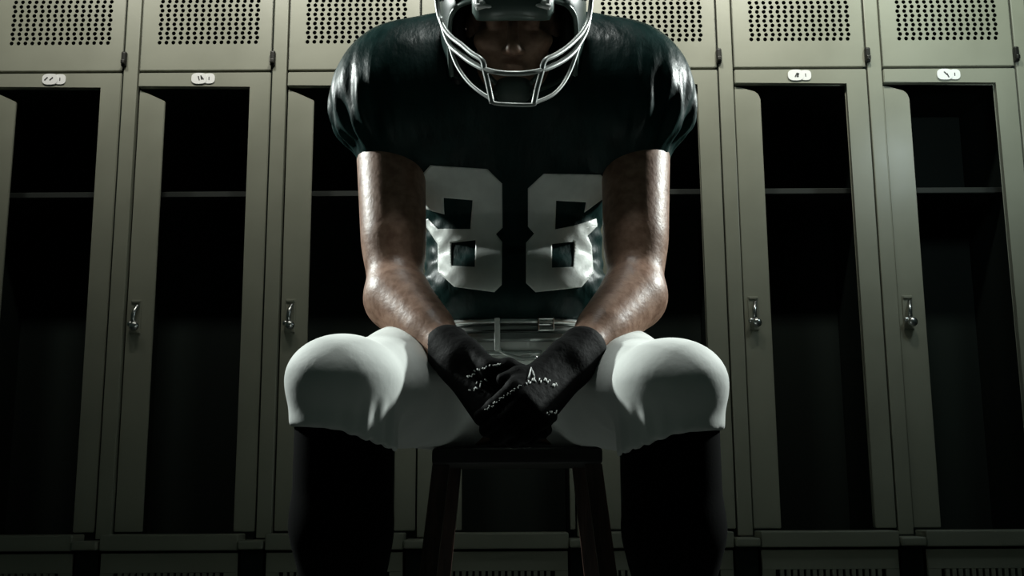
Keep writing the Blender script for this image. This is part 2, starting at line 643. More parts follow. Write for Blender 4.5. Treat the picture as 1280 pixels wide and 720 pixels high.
# ------------------------------------------------------------------ stool
ST = Vector((0.007, 2.0, 0.0))
stool = empty('stool', ST)
tag(stool, 'dark wooden stool with splayed square legs under the seated football player', 'stool')
bm = bmesh.new()
box(bm, (ST.x - 0.141, 1.865, 0.412), (ST.x + 0.141, 2.16, 0.440), 0.008, 3)
from_bm('seat', bm, M['seat'], stool)
for sx in (-1, 1):
    for (yt, yb, xt, xb, w) in ((1.885, 1.83, 0.126, 0.170, 0.028), (2.12, 2.17, 0.118, 0.160, 0.028)):
        bm = bmesh.new()
        rings = []
        for z, t in ((0.0, 1.0), (0.414, 0.0)):
            cx = ST.x + sx * (xt + (xb - xt) * t)
            cy = yt + (yb - yt) * t
            h_ = w / 2
            rings.append([(cx - h_, cy - h_, z), (cx + h_, cy - h_, z), (cx + h_, cy + h_, z), (cx - h_, cy + h_, z)])
        vs = [[bm.verts.new(v) for v in r] for r in rings]
        bm.faces.new(vs[0][::-1])
        bm.faces.new(vs[1])
        for i in range(4):
            bm.faces.new((vs[0][i], vs[0][(i + 1) % 4], vs[1][(i + 1) % 4], vs[1][i]))
        bmesh.ops.bevel(bm, geom=list(bm.edges), offset=0.002, segments=2, affect='EDGES')
        from_bm('leg', bm, M['wood'], stool)

# ------------------------------------------------------------------ the player: skeleton
SH = {-1: Vector((-0.226, 2.00, 1.08)), 1: Vector((0.232, 2.00, 1.08))}
EL = {-1: P(494, 372, 1.87), 1: P(795, 370, 1.87)}
WR = {-1: P(571, 447, 1.70), 1: P(717, 449, 1.69)}
HIP = {-1: Vector((X0 - 0.10, 2.09, 0.535)), 1: Vector((X0 + 0.10, 2.09, 0.535))}
KN = {-1: P(430, 479, 1.62), 1: P(837, 484, 1.62)}
AN = {-1: Vector((KN[-1].x - 0.004, 1.665, 0.09)), 1: Vector((KN[1].x + 0.006, 1.665, 0.09))}
HEAD = Vector((X0, 1.82, 1.160))
PITCH_HEAD = math.radians(20)
RH = Matrix.Rotation(PITCH_HEAD, 3, 'X')
RHn = np.array(RH)


def hd(x, y, z):
    return HEAD + RH @ Vector((x, y, z))


# one continuous body
B = Solid((-0.36, 1.44, -0.01), (0.37, 2.30, 1.34), 0.005)
for s in (-1, 1):
    B.cone(HIP[s], KN[s] + Vector((0, 0, -0.008)), 0.082, 0.050, 0.03)
    B.cone(KN[s], KN[s] + Vector((0, 0.0, -0.03)), 0.054, 0.056, 0.02)
    B.cone(KN[s] + Vector((0, 0.01, -0.03)), AN[s] + Vector((0, 0.0, 0.03)), 0.056, 0.036, 0.02)
    B.cone(KN[s] + Vector((0, 0.045, -0.10)), AN[s] + Vector((0, 0.02, 0.12)), 0.048, 0.032, 0.03)
    B.cone(AN[s] + Vector((0, 0.02, -0.045)), AN[s] + Vector((s * 0.02, -0.15, -0.055)), 0.036, 0.030, 0.03)
B.add(loft_f([(0.46, X0, 2.10, 0.15, 0.11), (0.58, X0, 2.09, 0.16, 0.12), (0.74, X0, 2.08, 0.15, 0.105), (0.92, X0, 2.05, 0.165, 0.115),
              (1.06, X0, 2.02, 0.19, 0.115), (1.15, X0, 2.01, 0.15, 0.10)]), (-.2, 1.9, .45), (.21, 2.25, 1.17), 0.06)
B.cone((X0, 2.01, 1.13), hd(0, 0.03, -0.05), 0.075, 0.064, 0.05)
for s in (-1, 1):
    mid = SH[s].lerp(EL[s], 0.5)
    B.ell(SH[s], (0.072, 0.072, 0.078), 0.05)
    B.cone(SH[s], EL[s], 0.055, 0.047, 0.03)
    B.cone(SH[s].lerp(EL[s], 0.3) + Vector((0, -0.012, 0)), SH[s].lerp(EL[s], 0.7) + Vector((0, -0.010, 0)), 0.052, 0.046, 0.03)     # biceps
    B.cone(SH[s].lerp(EL[s], 0.25) + Vector((s * 0.004, 0.015, 0)), SH[s].lerp(EL[s], 0.8) + Vector((0, 0.012, 0)), 0.050, 0.042, 0.03)
    fa = EL[s].lerp(WR[s], 0.28)
    B.cone(EL[s], WR[s], 0.047, 0.029, 0.02)
    B.cone(EL[s].lerp(WR[s], 0.10) + Vector((0, 0, 0.006)), EL[s].lerp(WR[s], 0.55), 0.050, 0.036, 0.03)       # forearm belly
    # hand inside the glove
    kn = P(622, 505, 1.645) if s < 0 else P(660, 505, 1.610)
    B.cone(WR[s], WR[s].lerp(kn, 0.5), 0.029, 0.020, 0.02)


def head_prim(fn, c, R, k):
    def f(X, Y, Z):
        x, y, z = X - HEAD.x, Y - HEAD.y, Z - HEAD.z
        lx = x * RHn[0, 0] + y * RHn[1, 0] + z * RHn[2, 0]
        ly = x * RHn[0, 1] + y * RHn[1, 1] + z * RHn[2, 1]
        lz = x * RHn[0, 2] + y * RHn[1, 2] + z * RHn[2, 2]
        return fn(lx, ly, lz)
    w = np.array(hd(*c))
    return f, w - R, w + R, k


def hell(c, r, k=0.01):
    B.add(*head_prim(ell_f(c, r), c, max(r), k))


def hcone(a, b, ra, rb, k=0.01):
    c = [(p + q) / 2 for p, q in zip(a, b)]
    R = max(ra, rb) + 0.5 * math.dist(a, b)
    B.add(*head_prim(cone_f(a, b, ra, rb), c, R, k))


hell((0, 0.01, 0.035), (0.074, 0.094, 0.085), 0.02)
hell((0, -0.030, -0.045), (0.060, 0.062, 0.080), 0.02)
hell((0, -0.078, -0.108), (0.026, 0.020, 0.018), 0.03)
for s in (-1, 1):
    hcone((s * 0.056, 0.0, -0.062), (s * 0.018, -0.070, -0.106), 0.016, 0.016, 0.02)
    hell((s * 0.043, -0.066, -0.028), (0.024, 0.022, 0.018), 0.02)
    hell((s * 0.030, -0.083, 0.020), (0.026, 0.012, 0.009), 0.012)
    B.sub(*head_prim(ell_f((s * 0.031, -0.103, 0.0), (0.019, 0.014, 0.011)), (s * 0.031, -0.103, 0.0), 0.02, 0.01))
    hell((s * 0.031, -0.0815, 0.003), (0.0155, 0.0145, 0.0135), 0.003)      # lowered lids
    hell((s * 0.074, 0.012, -0.01), (0.010, 0.020, 0.030), 0.008)
hcone((0, -0.090, 0.008), (0, -0.116, -0.041), 0.0085, 0.0115, 0.012)
hell((0, -0.116, -0.047), (0.013, 0.012, 0.010), 0.006)
for s in (-1, 1):
    hell((s * 0.013, -0.104, -0.048), (0.009, 0.010, 0.008), 0.006)
hell((0, -0.091, -0.070), (0.022, 0.010, 0.0065), 0.005)
hell((0, -0.090, -0.083), (0.021, 0.010, 0.0075), 0.005)

body_me = B.mesh('person', 2)
person = link('person', body_me, M['skin'], None, True, (X0, 2.0, 0.0))
tag(person, 'seated person in dark green jersey, helmet and grey pants, head bowed and gloved hands clasped', 'person')
del B


def bvh_of(o):
    me = o.data
    off = world_origin(o)
    return BVHTree.FromPolygons([v.co + off for v in me.vertices], [tuple(p.vertices) for p in me.polygons])


bm = bmesh.new()
sphere(bm, hd(-0.031, -0.0800, 0.001), 0.0114)
from_bm('eye', bm, M['eye'], person, True)
bm = bmesh.new()
sphere(bm, hd(0.031, -0.0800, 0.001), 0.0114)
from_bm('eye', bm, M['eye'], person, True)

# ------------------------------------------------------------------ jersey
J = Solid((-0.37, 1.72, 0.60), (0.38, 2.28, 1.32), 0.0042)
J.add(loft_f([(0.655, X0, 2.09, 0.168, 0.120), (0.75, X0, 2.085, 0.168, 0.125), (0.86, X0, 2.07, 0.166, 0.125), (0.94, X0, 2.04, 0.185, 0.15),
              (1.04, X0, 2.0, 0.215, 0.175), (1.14, X0, 1.99, 0.20, 0.165), (1.20, X0, 2.0, 0.14, 0.13)], 2.3), (-.24, 1.78, .63), (.25, 2.25, 1.22), 0.0)
J.ell((X0, 1.99, 1.11), (0.235, 0.165, 0.150), 0.05)


def belly(X, Y, Z):
    d = ell_f((X0, 2.045, 0.735), (0.176, 0.128, 0.090))(X, Y, Z)
    return np.maximum(d, 0.668 - Z)


J.add(belly, (-.18, 1.90, .66), (.19, 2.2, .84), 0.016)


def pad(s):
    c = (X0 + s * 0.191, 1.985, 1.078)
    e = ell_f(c, (0.147, 0.165, 0.152))

    def f(X, Y, Z):
        d = e(X, Y, Z)
        u = (X - X0) * s
        plane = (0.994 + 0.50 * (u - 0.29) - 0.22 * (1.95 - Y)) - Z
        plane = plane / math.hypot(1, 0.5)
        hh = np.maximum(0.02 - np.abs(d - plane), 0) / 0.02
        return np.maximum(d, plane) + hh * hh * 0.02 * 0.25
    return f, np.array(c) - 0.17, np.array(c) + 0.17


for s in (-1, 1):
    f, lo, hi = pad(s)
    J.add(f, lo, hi, 0.05)
# sleeve hems hug the arm
for s in (-1, 1):
    a = SH[s].lerp(EL[s], 0.06)
    b = SH[s].lerp(EL[s], 0.27)
    J.cone(a, b, 0.078, 0.064, 0.03)
J.sub(lambda X, Y, Z: np.maximum(np.abs(X - X0) * 0 + (Z - 0.668), 0.655 - 1.2 + 0 * X + 0 * Y + 0 * Z), (-.4, 1.7, .5), (.4, 2.3, .668), 0.0)
# collar opening round the neck
J.sub(cone_f((X0, 2.02, 1.22), (X0, 1.84, 1.33), 0.085, 0.10), (-.12, 1.72, 1.1), (.13, 2.14, 1.32), 0.01)


def wrinkles(X, Y, Z):
    u = np.abs(X - X0)
    ang = np.arctan2(Y - 1.99, (u - 0.19))
    low = np.clip((1.15 - Z) / 0.13, 0, 1) * np.clip((u - 0.17) / 0.08, 0, 1) * np.clip((Z - 0.96) / 0.04, 0, 1)
    w = 0.0055 * low * (np.sin(13 * ang + 2.0 * np.sin(18 * Z) + 4 * (X > 0)) + 0.6 * np.sin(29 * ang - 20 * Z))
    bl = np.clip((0.90 - Z) / 0.05, 0, 1) * np.clip((u - 0.06) / 0.10, 0, 1) * (Y < 2.1)
    w = w + 0.0011 * bl * np.sin(150 * Z + 60 * u + 2 * np.sin(50 * u)) + 0.0007 * bl * np.sin(230 * Z - 190 * u)
    ch = np.clip((Z - 0.86) / 0.05, 0, 1) * np.clip((1.1 - Z) / 0.1, 0, 1) * np.clip((0.19 - u) / 0.05, 0, 1)
    w = w + 0.002 * ch * np.sin(45 * Z + 25 * u)
    return w.astype(np.float32)


J.warp(wrinkles, (-.4, 1.7, .6), (.4, 2.3, 1.3))
jersey = link('jersey', J.mesh('jersey', 2), M['jersey'], person, True)
jersey['label'] = 'dark green jersey with grey numbers over shoulder pads'
del J
J_BVH = bvh_of(jersey)


def cast(bvh, px, py, off=0.0012, fallback=None):
    d = ray(px, py).normalized()
    hit = bvh.ray_cast(Vector((0, 0, CAMZ)), d)
    if hit[0] is None:
        return fallback
    n = hit[1]
    if n.dot(d) > 0:
        n = -n
    return hit[0] + n * off


def decal(name, outer, holes, bvh, mat, parent, off=0.0014, maxlen=4.0):
    """flat print of the given outline (photo pixels) laid on a surface"""
    loops = [[Vector((x, y, 0)) for x, y in l] for l in [outer] + holes]
    flat = [v for l in loops for v in l]
    tris = tessellate_polygon(loops)
    bm = bmesh.new()
    vs = [bm.verts.new(v) for v in flat]
    for t in tris:
        try:
            bm.faces.new([vs[i] for i in t])
        except ValueError:
            pass
    for _ in range(7):
        long = [e for e in bm.edges if e.calc_length() > maxlen]
        if not long:
            break
        bmesh.ops.subdivide_edges(bm, edges=long, cuts=1)
        bmesh.ops.triangulate(bm, faces=bm.faces)
    last = None
    dead = []
    for v in bm.verts:
        p = cast(bvh, v.co.x, v.co.y, off)
        if p is None:
            dead.append(v)
        else:
            v.co = p
    bmesh.ops.delete(bm, geom=dead, context='VERTS')
    o = from_bm(name, bm, mat, parent, True)
    m = o.modifiers.new('thick', 'SOLIDIFY')
    m.thickness = 0.0012
    m.offset = 0
    return o


Z8 = lambda pts: [(500 + x / 3.4286, 190 + y / 3.4286) for x, y in pts]
digit_a = [(85, 105), (130, 55), (375, 72), (438, 135), (440, 325), (412, 352), (438, 387), (436, 570), (405, 600), (235, 578), (165, 515),
           (165, 395), (98, 295), (122, 285), (165, 330), (303, 330), (312, 205), (188, 195), (192, 266), (92, 238)]  # an eight; the fold's shadow is cut into its left stroke as a notch
hole_a = [(222, 390), (325, 378), (322, 495), (222, 490)]
digit_b = [(548, 155), (615, 92), (860, 95), (888, 130), (882, 188), (788, 258), (796, 214), (668, 207), (664, 332), (760, 312), (838, 285),
           (842, 318), (800, 360), (818, 400), (826, 520), (775, 580), (580, 600), (540, 562), (540, 390), (574, 350), (548, 320)]  # also an eight, its right stroke notched to stand for the fold's shadow
hole_b = [(650, 395), (745, 385), (740, 495), (650, 498)]
o = decal('jersey_number', Z8(digit_a), [Z8(hole_a)], J_BVH, M['number'], jersey)
o['label'] = "grey block digit on the image-left half of the chest"
o = decal('jersey_number', Z8(digit_b), [Z8(hole_b)], J_BVH, M['number'], jersey)
o['label'] = "grey block digit on the image-right half of the chest"

# ------------------------------------------------------------------ pants
G = Solid((-0.36, 1.50, 0.40), (0.36, 2.29, 0.72), 0.0042)
G.ell((X0, 2.11, 0.560), (0.190, 0.150, 0.120), 0.0)
G.add(loft_f([(0.54, X0, 2.09, 0.175, 0.130), (0.60, X0, 2.085, 0.170, 0.130), (0.685, X0, 2.085, 0.160, 0.118)], 2.2), (-.18, 1.94, .54), (.19, 2.22, .69), 0.03)
for s in (-1, 1):
    md = HIP[s].lerp(KN[s], 0.55) + Vector((-s * 0.008, 0, 0.008))
    G.cone(HIP[s], md, 0.100, 0.100, 0.03)
    G.cone(md, KN[s] + Vector((-s * 0.010, 0, -0.008)), 0.098, 0.068, 0.03)
    kc = KN[s] + Vector((s * 0.000, -0.012, 0.004))
    G.ell(kc, (0.083, 0.078, 0.066), 0.012)
    top = KN[s] + Vector((0, 0.0, -0.02))
    bot = KN[s] + Vector((0, 0.012, -0.115))

    def cuff(X, Y, Z, s=s, top=top, bot=bot):
        d = cone_f(top, bot, 0.079, 0.075)(X, Y, Z)
        u = (X - KN[s].x) * s
        return np.maximum(d, (KN[s].z - 0.070 + 0.16 * np.maximum(u, -0.03) * 0 + 0.10 * u - 0.25 * np.maximum(-u, 0) + 2.2 * np.maximum(-u - 0.03, 0) ** 1 * 0) - Z - 0.0).astype(np.float32)
    G.add(cuff, KN[s] - Vector((.09, .09, .13)), KN[s] + Vector((.09, .09, .08)), 0.012)
# flat underside where the player sits
G.sub(lambda X, Y, Z: np.maximum(Z - 0.4405, np.maximum(np.abs(X) - 0.30, 1.80 - Y)), (-.3, 1.80, .40), (.3, 2.29, .4405), 0.01)


def pwr(X, Y, Z):
    w = 0
    for s in (-1, 1):
        k = KN[s]
        a = np.arctan2(-(Y - k.y - 0.01), (X - k.x) * s)
        m = np.clip((k.z - 0.022 - Z) / 0.03, 0, 1) * np.clip((1.74 - Y) / 0.05, 0, 1) * (np.abs(X - k.x) < 0.12)
        w = w + 0.0022 * m * np.sin(17 * a + 2 * np.sin(3 * a)) * np.clip(0.55 - np.cos(a), 0, 1)
    mid = np.clip((0.20 - np.abs(X)) / 0.05, 0, 1) * np.clip((Y - 1.85) / 0.05, 0, 1)
    w = w + 0.0022 * mid * np.sin(75 * Z + 45 * np.abs(X) + 3 * np.sin(22 * X)) * (Z < 0.61) * (Z > 0.46)
    return w.astype(np.float32)


G.warp(pwr, (-.36, 1.5, .4), (.36, 2.29, .72))
pants = link('pants', G.mesh('pants', 2), M['pants'], person, True)
pants['label'] = 'pale grey padded football pants'
del G
PT_BVH = bvh_of(pants)


def band(name, z0, z1, grow, mat, parent, n=96, nz=5, bulge=0.002):
    bm = bmesh.new()
    prof = np.array([(0.54, 0.175, 0.130, 2.09), (0.60, 0.170, 0.130, 2.085), (0.685, 0.160, 0.118, 2.085)])
    rows = []
    for j in range(nz + 1):
        z = z0 + (z1 - z0) * j / nz
        rx, ry, cy = (np.interp(z, prof[:, 0], prof[:, i]) for i in (1, 2, 3))
        g = grow + bulge * math.sin(math.pi * j / nz)
        rr = []
        for i in range(n):
            a = 2 * math.pi * i / n
            ca, sa = math.cos(a), math.sin(a)
            rr.append(bm.verts.new((X0 + (rx + g) * math.copysign(abs(ca) ** (2 / 2.2), ca), cy + (ry + g) * math.copysign(abs(sa) ** (2 / 2.2), sa), z)))
        rows.append(rr)
    for j in range(nz):
        for i in range(n):
            bm.faces.new((rows[j][i], rows[j][(i + 1) % n], rows[j + 1][(i + 1) % n], rows[j + 1][i]))
    o = from_bm(name, bm, mat, parent, True)
    m = o.modifiers.new('thick', 'SOLIDIFY')
    m.thickness = 0.003
    m.offset = -1
    return o


def zrow(py, Y=1.955):
    return P(640, py, Y).z


belt = band('belt', zrow(427), zrow(405), 0.006, M['belt'], pants)
belt['label'] = 'shiny silver belt'
o = band('belt_edge', zrow(404), zrow(397), 0.0085, M['piping'], belt, nz=3)
o = band('belt_edge', zrow(416), zrow(412), 0.0085, M['belt_dark'], belt, nz=2)
o = band('waistband_seam', zrow(445), zrow(438), 0.005, M['piping'], pants, nz=3)
BELT_BVH = bvh_of(belt)
bm = bmesh.new()
c0 = cast(BELT_BVH, 622, 410, 0.005)
c1 = cast(BELT_BVH, 622, 422, 0.005)
box(bm, (c0.x - 0.005, c0.y - 0.006, c1.z - 0.024), (c0.x + 0.005, c0.y + 0.004, c0.z + 0.016), 0.002, 2)
from_bm('belt_loop', bm, M['pants'], belt)
bm = bmesh.new()
c0 = cast(BELT_BVH, 682, 411, 0.004) + Vector((0, 0, 0.006))
w_, h_ = 0.013, 0.010
tube(bm, [c0 + Vector(q) for q in ((-w_, -.003, -h_), (w_, -.003, -h_), (w_, -.003, h_), (-w_, -.003, h_))], 0.0026, 8, closed=True)
tube(bm, [c0 + Vector((-w_, -.004, 0)), c0 + Vector((w_ * 0.6, -.004, 0))], 0.0018, 6)
o = from_bm('buckle', bm, M['chrome'], belt)
o['label'] = 'bright metal buckle'
bm = bmesh.new()
pts = [cast(PT_BVH, x, y, 0.003) or P(x, y, 1.96) for x, y in ((624, 436), (628, 441), (640, 446), (655, 449), (672, 448))]
tube(bm, smooth_path(pts), 0.004, 8)
from_bm('fly_seam', bm, M['piping'], pants, True)

# ------------------------------------------------------------------ socks and shoes
for s in (-1, 1):
    K = Solid(KN[s] - Vector((.11, .11, .50)), KN[s] + Vector((.11, .16, .02)), 0.005)
    K.cone(KN[s] + Vector((0, 0.010, -0.05)), KN[s] + Vector((s * 0.004, 0.03, -0.20)), 0.071, 0.071, 0.0)
    K.cone(KN[s] + Vector((s * 0.004, 0.03, -0.20)), AN[s] + Vector((0, 0.01, 0.19)), 0.071, 0.061, 0.02)
    K.cone(AN[s] + Vector((0, 0.01, 0.20)), AN[s] + Vector((0, 0.005, 0.0)), 0.061, 0.043, 0.03)
    K.cone(KN[s] + Vector((0, 0.05, -0.12)), AN[s] + Vector((0, 0.035, 0.22)), 0.058, 0.048, 0.03)
    o = link('sock', K.mesh('sock', 2), M['sock'], person, True)
    o['label'] = 'tall black knit sock'
    a = AN[s]
    K = Solid((a.x - .09, a.y - .24, -0.004), (a.x + .10, a.y + .11, 0.17), 0.004)
    K.cone((a.x, a.y + 0.035, 0.055), (a.x + s * 0.018, a.y - 0.15, 0.042), 0.044, 0.042, 0.0)
    K.cone((a.x, a.y + 0.01, 0.06), (a.x, a.y + 0.012, 0.12), 0.050, 0.050, 0.03)
    K.sub(lambda X, Y, Z: Z - 0.001 + 0 * X + 0 * Y, (-1, 1, -1), (1, 3, 0.001), 0.0)
    shoe = link('shoe', K.mesh('shoe', 1), M['shoe'], person, True)

# ------------------------------------------------------------------ helmet
SHELL = Solid(HEAD - Vector((.16, .22, .17)), HEAD + Vector((.16, .20, .21)), 0.0036)


def to_local(X, Y, Z):
    x, y, z = X - HEAD.x, Y - HEAD.y, Z - HEAD.z
    return (x * RHn[0, 0] + y * RHn[1, 0] + z * RHn[2, 0], x * RHn[0, 1] + y * RHn[1, 1] + z * RHn[2, 1],
            x * RHn[0, 2] + y * RHn[1, 2] + z * RHn[2, 2])


def shell_f(X, Y, Z):
    x, y, z = to_local(X, Y, Z)
    # the cheeks of the shell run down nearly straight below the ears
    zz = np.where(z < 0.02, 0.02 + (z - 0.02) * 0.42, z)
    outer = ell_f((0, 0.006, 0.03), (0.127, 0.148, 0.140))(x, y, zz)
    inner = ell_f((0, 0.006, 0.03), (0.112, 0.133, 0.125))(x, y, zz)
    d = np.maximum(outer, -inner)
    # flat bottom edge, higher at the back
    d = np.maximum(d, (-0.088 + 0.10 * np.clip(y, -0.02, 0.2)) - z)
    # face opening with rounded corners
    q1 = np.abs(x) - 0.104
    q2 = z - 0.030
    r = 0.03
    op = np.minimum(np.maximum(q1 + r, q2 + r), 0) + np.sqrt(np.maximum(q1 + r, 0) ** 2 + np.maximum(q2 + r, 0) ** 2) - r
    op = np.maximum(op, y + 0.035 + 0.25 * np.minimum(z, 0))
    d = np.maximum(d, -op)
    # ear holes
    ear = np.sqrt((y - 0.02) ** 2 + (z + 0.012) ** 2) - 0.016 + 0 * x
    return np.maximum(d, -ear).astype(np.float32)


SHELL.add(shell_f, HEAD - Vector((.16, .22, .17)), HEAD + Vector((.16, .20, .21)))
helmet = link('helmet', SHELL.mesh('helmet', 1), M['helmet'], person, True)
helmet['label'] = 'dark glossy football helmet with silver face cage'
del SHELL
# rim of the face opening
bm = bmesh.new()
rim = []
for (x, z) in ((-0.104, -0.087), (-0.106, -0.06), (-0.106, -0.01), (-0.098, 0.018), (-0.075, 0.030), (-0.03, 0.033), (0.03, 0.033), (0.075, 0.030), (0.098, 0.018), (0.106, -0.01), (0.106, -0.06), (0.104, -0.087)):
    zz = z if z >= 0.02 else 0.02 + (z - 0.02) * 0.42
    k = 1 - (x / 0.126) ** 2 - ((zz - 0.03) / 0.139) ** 2
    yy = 0.006 - 0.147 * math.sqrt(max(k, 0.0))
    yy = min(yy, -0.036 - 0.25 * min(z, 0))
    rim.append(hd(x, yy - 0.001, z))
tube(bm, smooth_path(rim, 6), 0.0045, 8)
o = from_bm('helmet_rim', bm, M['bumper'], helmet, True)
# forehead bumper with its two clips
bm = bmesh.new()
nu, nv = 20, 6
rows = []
for side in (0, 1):
    for j in range(nv + 1):
        v = j / nv
        row = []
        for i in range(nu + 1):
            u = -1 + 2 * i / nu
            x = 0.066 * u
            edge = (1 - abs(u) ** 6) ** 0.25 if abs(u) < 1 else 0
            z = 0.030 + (v - 0.5) * 0.062 * (0.55 + 0.45 * edge)
            kk = max(1 - (x / 0.127) ** 2 - ((z - 0.03) / 0.14) ** 2, 0)
            yb = 0.006 - 0.148 * math.sqrt(kk)
            th = 0.004 + 0.011 * (math.sin(math.pi * v) ** 0.6 if 0 < v < 1 else 0) * (0.4 + 0.6 * edge)
            row.append(bm.verts.new(hd(x, yb - (th if side == 0 else -0.004), z)))
        rows.append(row)
for side in (0, 1):
    for j in range(nv):
        A, Bq = rows[side * (nv + 1) + j], rows[side * (nv + 1) + j + 1]
        for i in range(nu):
            bm.faces.new((A[i], A[i + 1], Bq[i + 1], Bq[i]))
fr, bk = rows[:nv + 1], rows[nv + 1:]
for i in range(nu):
    bm.faces.new((fr[0][i], fr[0][i + 1], bk[0][i + 1], bk[0][i]))
    bm.faces.new((fr[-1][i], fr[-1][i + 1], bk[-1][i + 1], bk[-1][i]))
for j in range(nv):
    bm.faces.new((fr[j][0], fr[j + 1][0], bk[j + 1][0], bk[j][0]))
    bm.faces.new((fr[j][-1], fr[j + 1][-1], bk[j + 1][-1], bk[j][-1]))
bumper = from_bm('bumper', bm, M['bumper'], helmet, True)
for s in (-1, 1):
    bm = bmesh.new()
    c = hd(s * 0.047, -0.150 + 0.012, 0.028)
    box(bm, c - Vector((0.013, 0.008, 0.012)), c + Vector((0.013, 0.008, 0.012)), 0.004, 3)
    sphere(bm, c + Vector((s * 0.002, -0.008, -0.004)), 0.005, (1, .6, 1), 10)
    tube(bm, [c + Vector((-0.014, -0.006, -0.008)), c + Vector((0.014, -0.006, -0.010))], 0.0035, 8)
    o = from_bm('mask_clip', bm, M['plate'], bumper, True)
    o['label'] = 'white cage clip'


def MY(px, py):
    dx = (px - 643) / 96.0
    return 1.615 + 0.135 * abs(dx) ** 2.0 + 0.00035 * (py - 60)


def mp(px, py, dy=0.0):
    return P(px, py, MY(px, py) + dy)


bars = [
    # brow-to-cheek bars, outer
    [(545, -22), (546, 0), (549, 20), (556, 36), (565, 47), (577, 56), (590, 67), (600, 73), (604, 78), (606, 88), (610, 105), (615, 129)],
    [(740, -22), (739, 0), (736, 22), (729, 38), (718, 51), (705, 62), (692, 70), (683, 74), (679, 80), (677, 90), (672, 108), (667, 131)],
    # second bar right across the mouth
    [(551, 22), (556, 42), (563, 57), (573, 66), (586, 76), (598, 83), (607, 87), (625, 91), (643, 92), (660, 91), (676, 88), (690, 83), (705, 75), (717, 65), (726, 52), (733, 38), (737, 20)],
    # low bar under the chin
    [(556, 42), (562, 57), (568, 75), (576, 90), (587, 104), (600, 115), (614, 124), (618, 129), (643, 131), (665, 131), (670, 128), (690, 119), (703, 106), (712, 90), (719, 72), (725, 54)],
]
cage = None
for i, bar in enumerate(bars):
    bm = bmesh.new()
    tube(bm, smooth_path([mp(x, y) for x, y in bar], 5), 0.0042 if i != 3 else 0.0031, 8)
    if cage is None:
        # the cage hangs on the shell by loop straps at the temples
        cage = from_bm('face_mask', bm, M['mask'], helmet, True)
        cage['label'] = 'silver wire face cage'
    else:
        from_bm('cage_bar', bm, M['mask'], cage, True)
for s in (-1, 1):
    bm = bmesh.new()
    tube(bm, [mp(545, -22) if s < 0 else mp(740, -22), hd(s * 0.122, -0.045, 0.040)], 0.0040, 8)
    from_bm('cage_mount', bm, M['mask'], cage, True)
# inner padding and jaw pads
for s in (-1, 1):
    bm = bmesh.new()
    sphere(bm, (0, 0, 0), 0.03, (0.50, 1.05, 2.3), 16)
    bmesh.ops.transform(bm, matrix=Matrix.Translation(hd(s * 0.094, -0.022, -0.035)) @ RH.to_4x4(), verts=bm.verts)
    from_bm('jaw_pad', bm, M['pad'], helmet, True)
# chin cup with straps
Kc = Solid(hd(0, -0.1, -0.11) - Vector((.06, .05, .05)), hd(0, -0.1, -0.11) + Vector((.06, .06, .05)), 0.003)
Kc.ell(hd(0, -0.084, -0.110), (0.034, 0.026, 0.025))
chin = link('chin_cup', Kc.mesh('chin_cup', 1), M['chin'], helmet, True)
for s in (-1, 1):
    for (za, ze) in ((-0.100, -0.030), (-0.116, -0.085)):
        bm = bmesh.new()
        pth = smooth_path([hd(s * 0.028, -0.100, za), hd(s * 0.058, -0.072, (za + ze) / 2 - 0.004), hd(s * 0.100, -0.034, ze)], 5)
        tube(bm, pth, 0.004, 6)
        from_bm('chin_strap', bm, M['chin'], chin, True)

# ------------------------------------------------------------------ gloves
def glove_solid(lo, hi):
    return Solid(lo, hi, 0.0023)


def chain(Sd, pts, rad, k=0.004):
    for i in range(len(pts) - 1):
        Sd.cone(pts[i], pts[i + 1], rad[i], rad[i + 1], k)


def finger(knuckle, d1, d2, d3, l=(0.043, 0.027, 0.022)):
    p = [Vector(knuckle)]
    for d, q in zip((d1, d2, d3), l):
        p.append(p[-1] + Vector(d).normalized() * q)
    return p


# the hand on the image's right lies in front, its fingers folded over the other hand
GR = glove_solid((-0.10, 1.52, 0.40), (0.15, 1.76, 0.64))
wr = WR[1]
fw = (WR[1] - EL[1]).normalized()
chain(GR, [wr - fw * 0.030, wr + fw * 0.014], [0.0385, 0.0345], 0.006)
kn = [P(643, 484, 1.592), P(655, 497, 1.586), P(666, 511, 1.588), P(677, 525, 1.596)]
for i, q in enumerate(kn):
    b = wr + fw * 0.012 + (q - (kn[1] + kn[2]) / 2) * 0.55
    GR.cone(b, q, 0.019, 0.0135, 0.016)
lens = [(0.042, 0.027, 0.021), (0.046, 0.030, 0.022), (0.043, 0.028, 0.021), (0.034, 0.022, 0.018)]
for i, q in enumerate(kn):
    d1 = P(600 + 6 * i, 520 + 9 * i, 1.590) - P(643, 484, 1.592)
    d1 = (P(612 + 13 * i, 512 + 12.5 * i, 1.585) - q)
    d2 = Vector((-0.62, 0.62, -0.48 + 0.06 * i))
    d3 = Vector((0.15, 0.95, -0.15 + 0.08 * i))
    chain(GR, finger(q, d1, d2, d3, lens[i]), [0.0118, 0.0108, 0.0102, 0.0088] if i < 3 else [0.0108, 0.0098, 0.0092, 0.008])
tb = wr + fw * 0.022 + Vector((-0.006, 0.0, 0.020))
chain(GR, [tb, P(672, 470, 1.630), P(648, 468, 1.615), P(628, 474, 1.610)], [0.019, 0.0140, 0.0115, 0.0092], 0.008)
glove_r = link('glove', GR.mesh('glove', 1), M['glove'], person, True)
glove_r['label'] = 'black glove on top, fingers folded over the other hand'
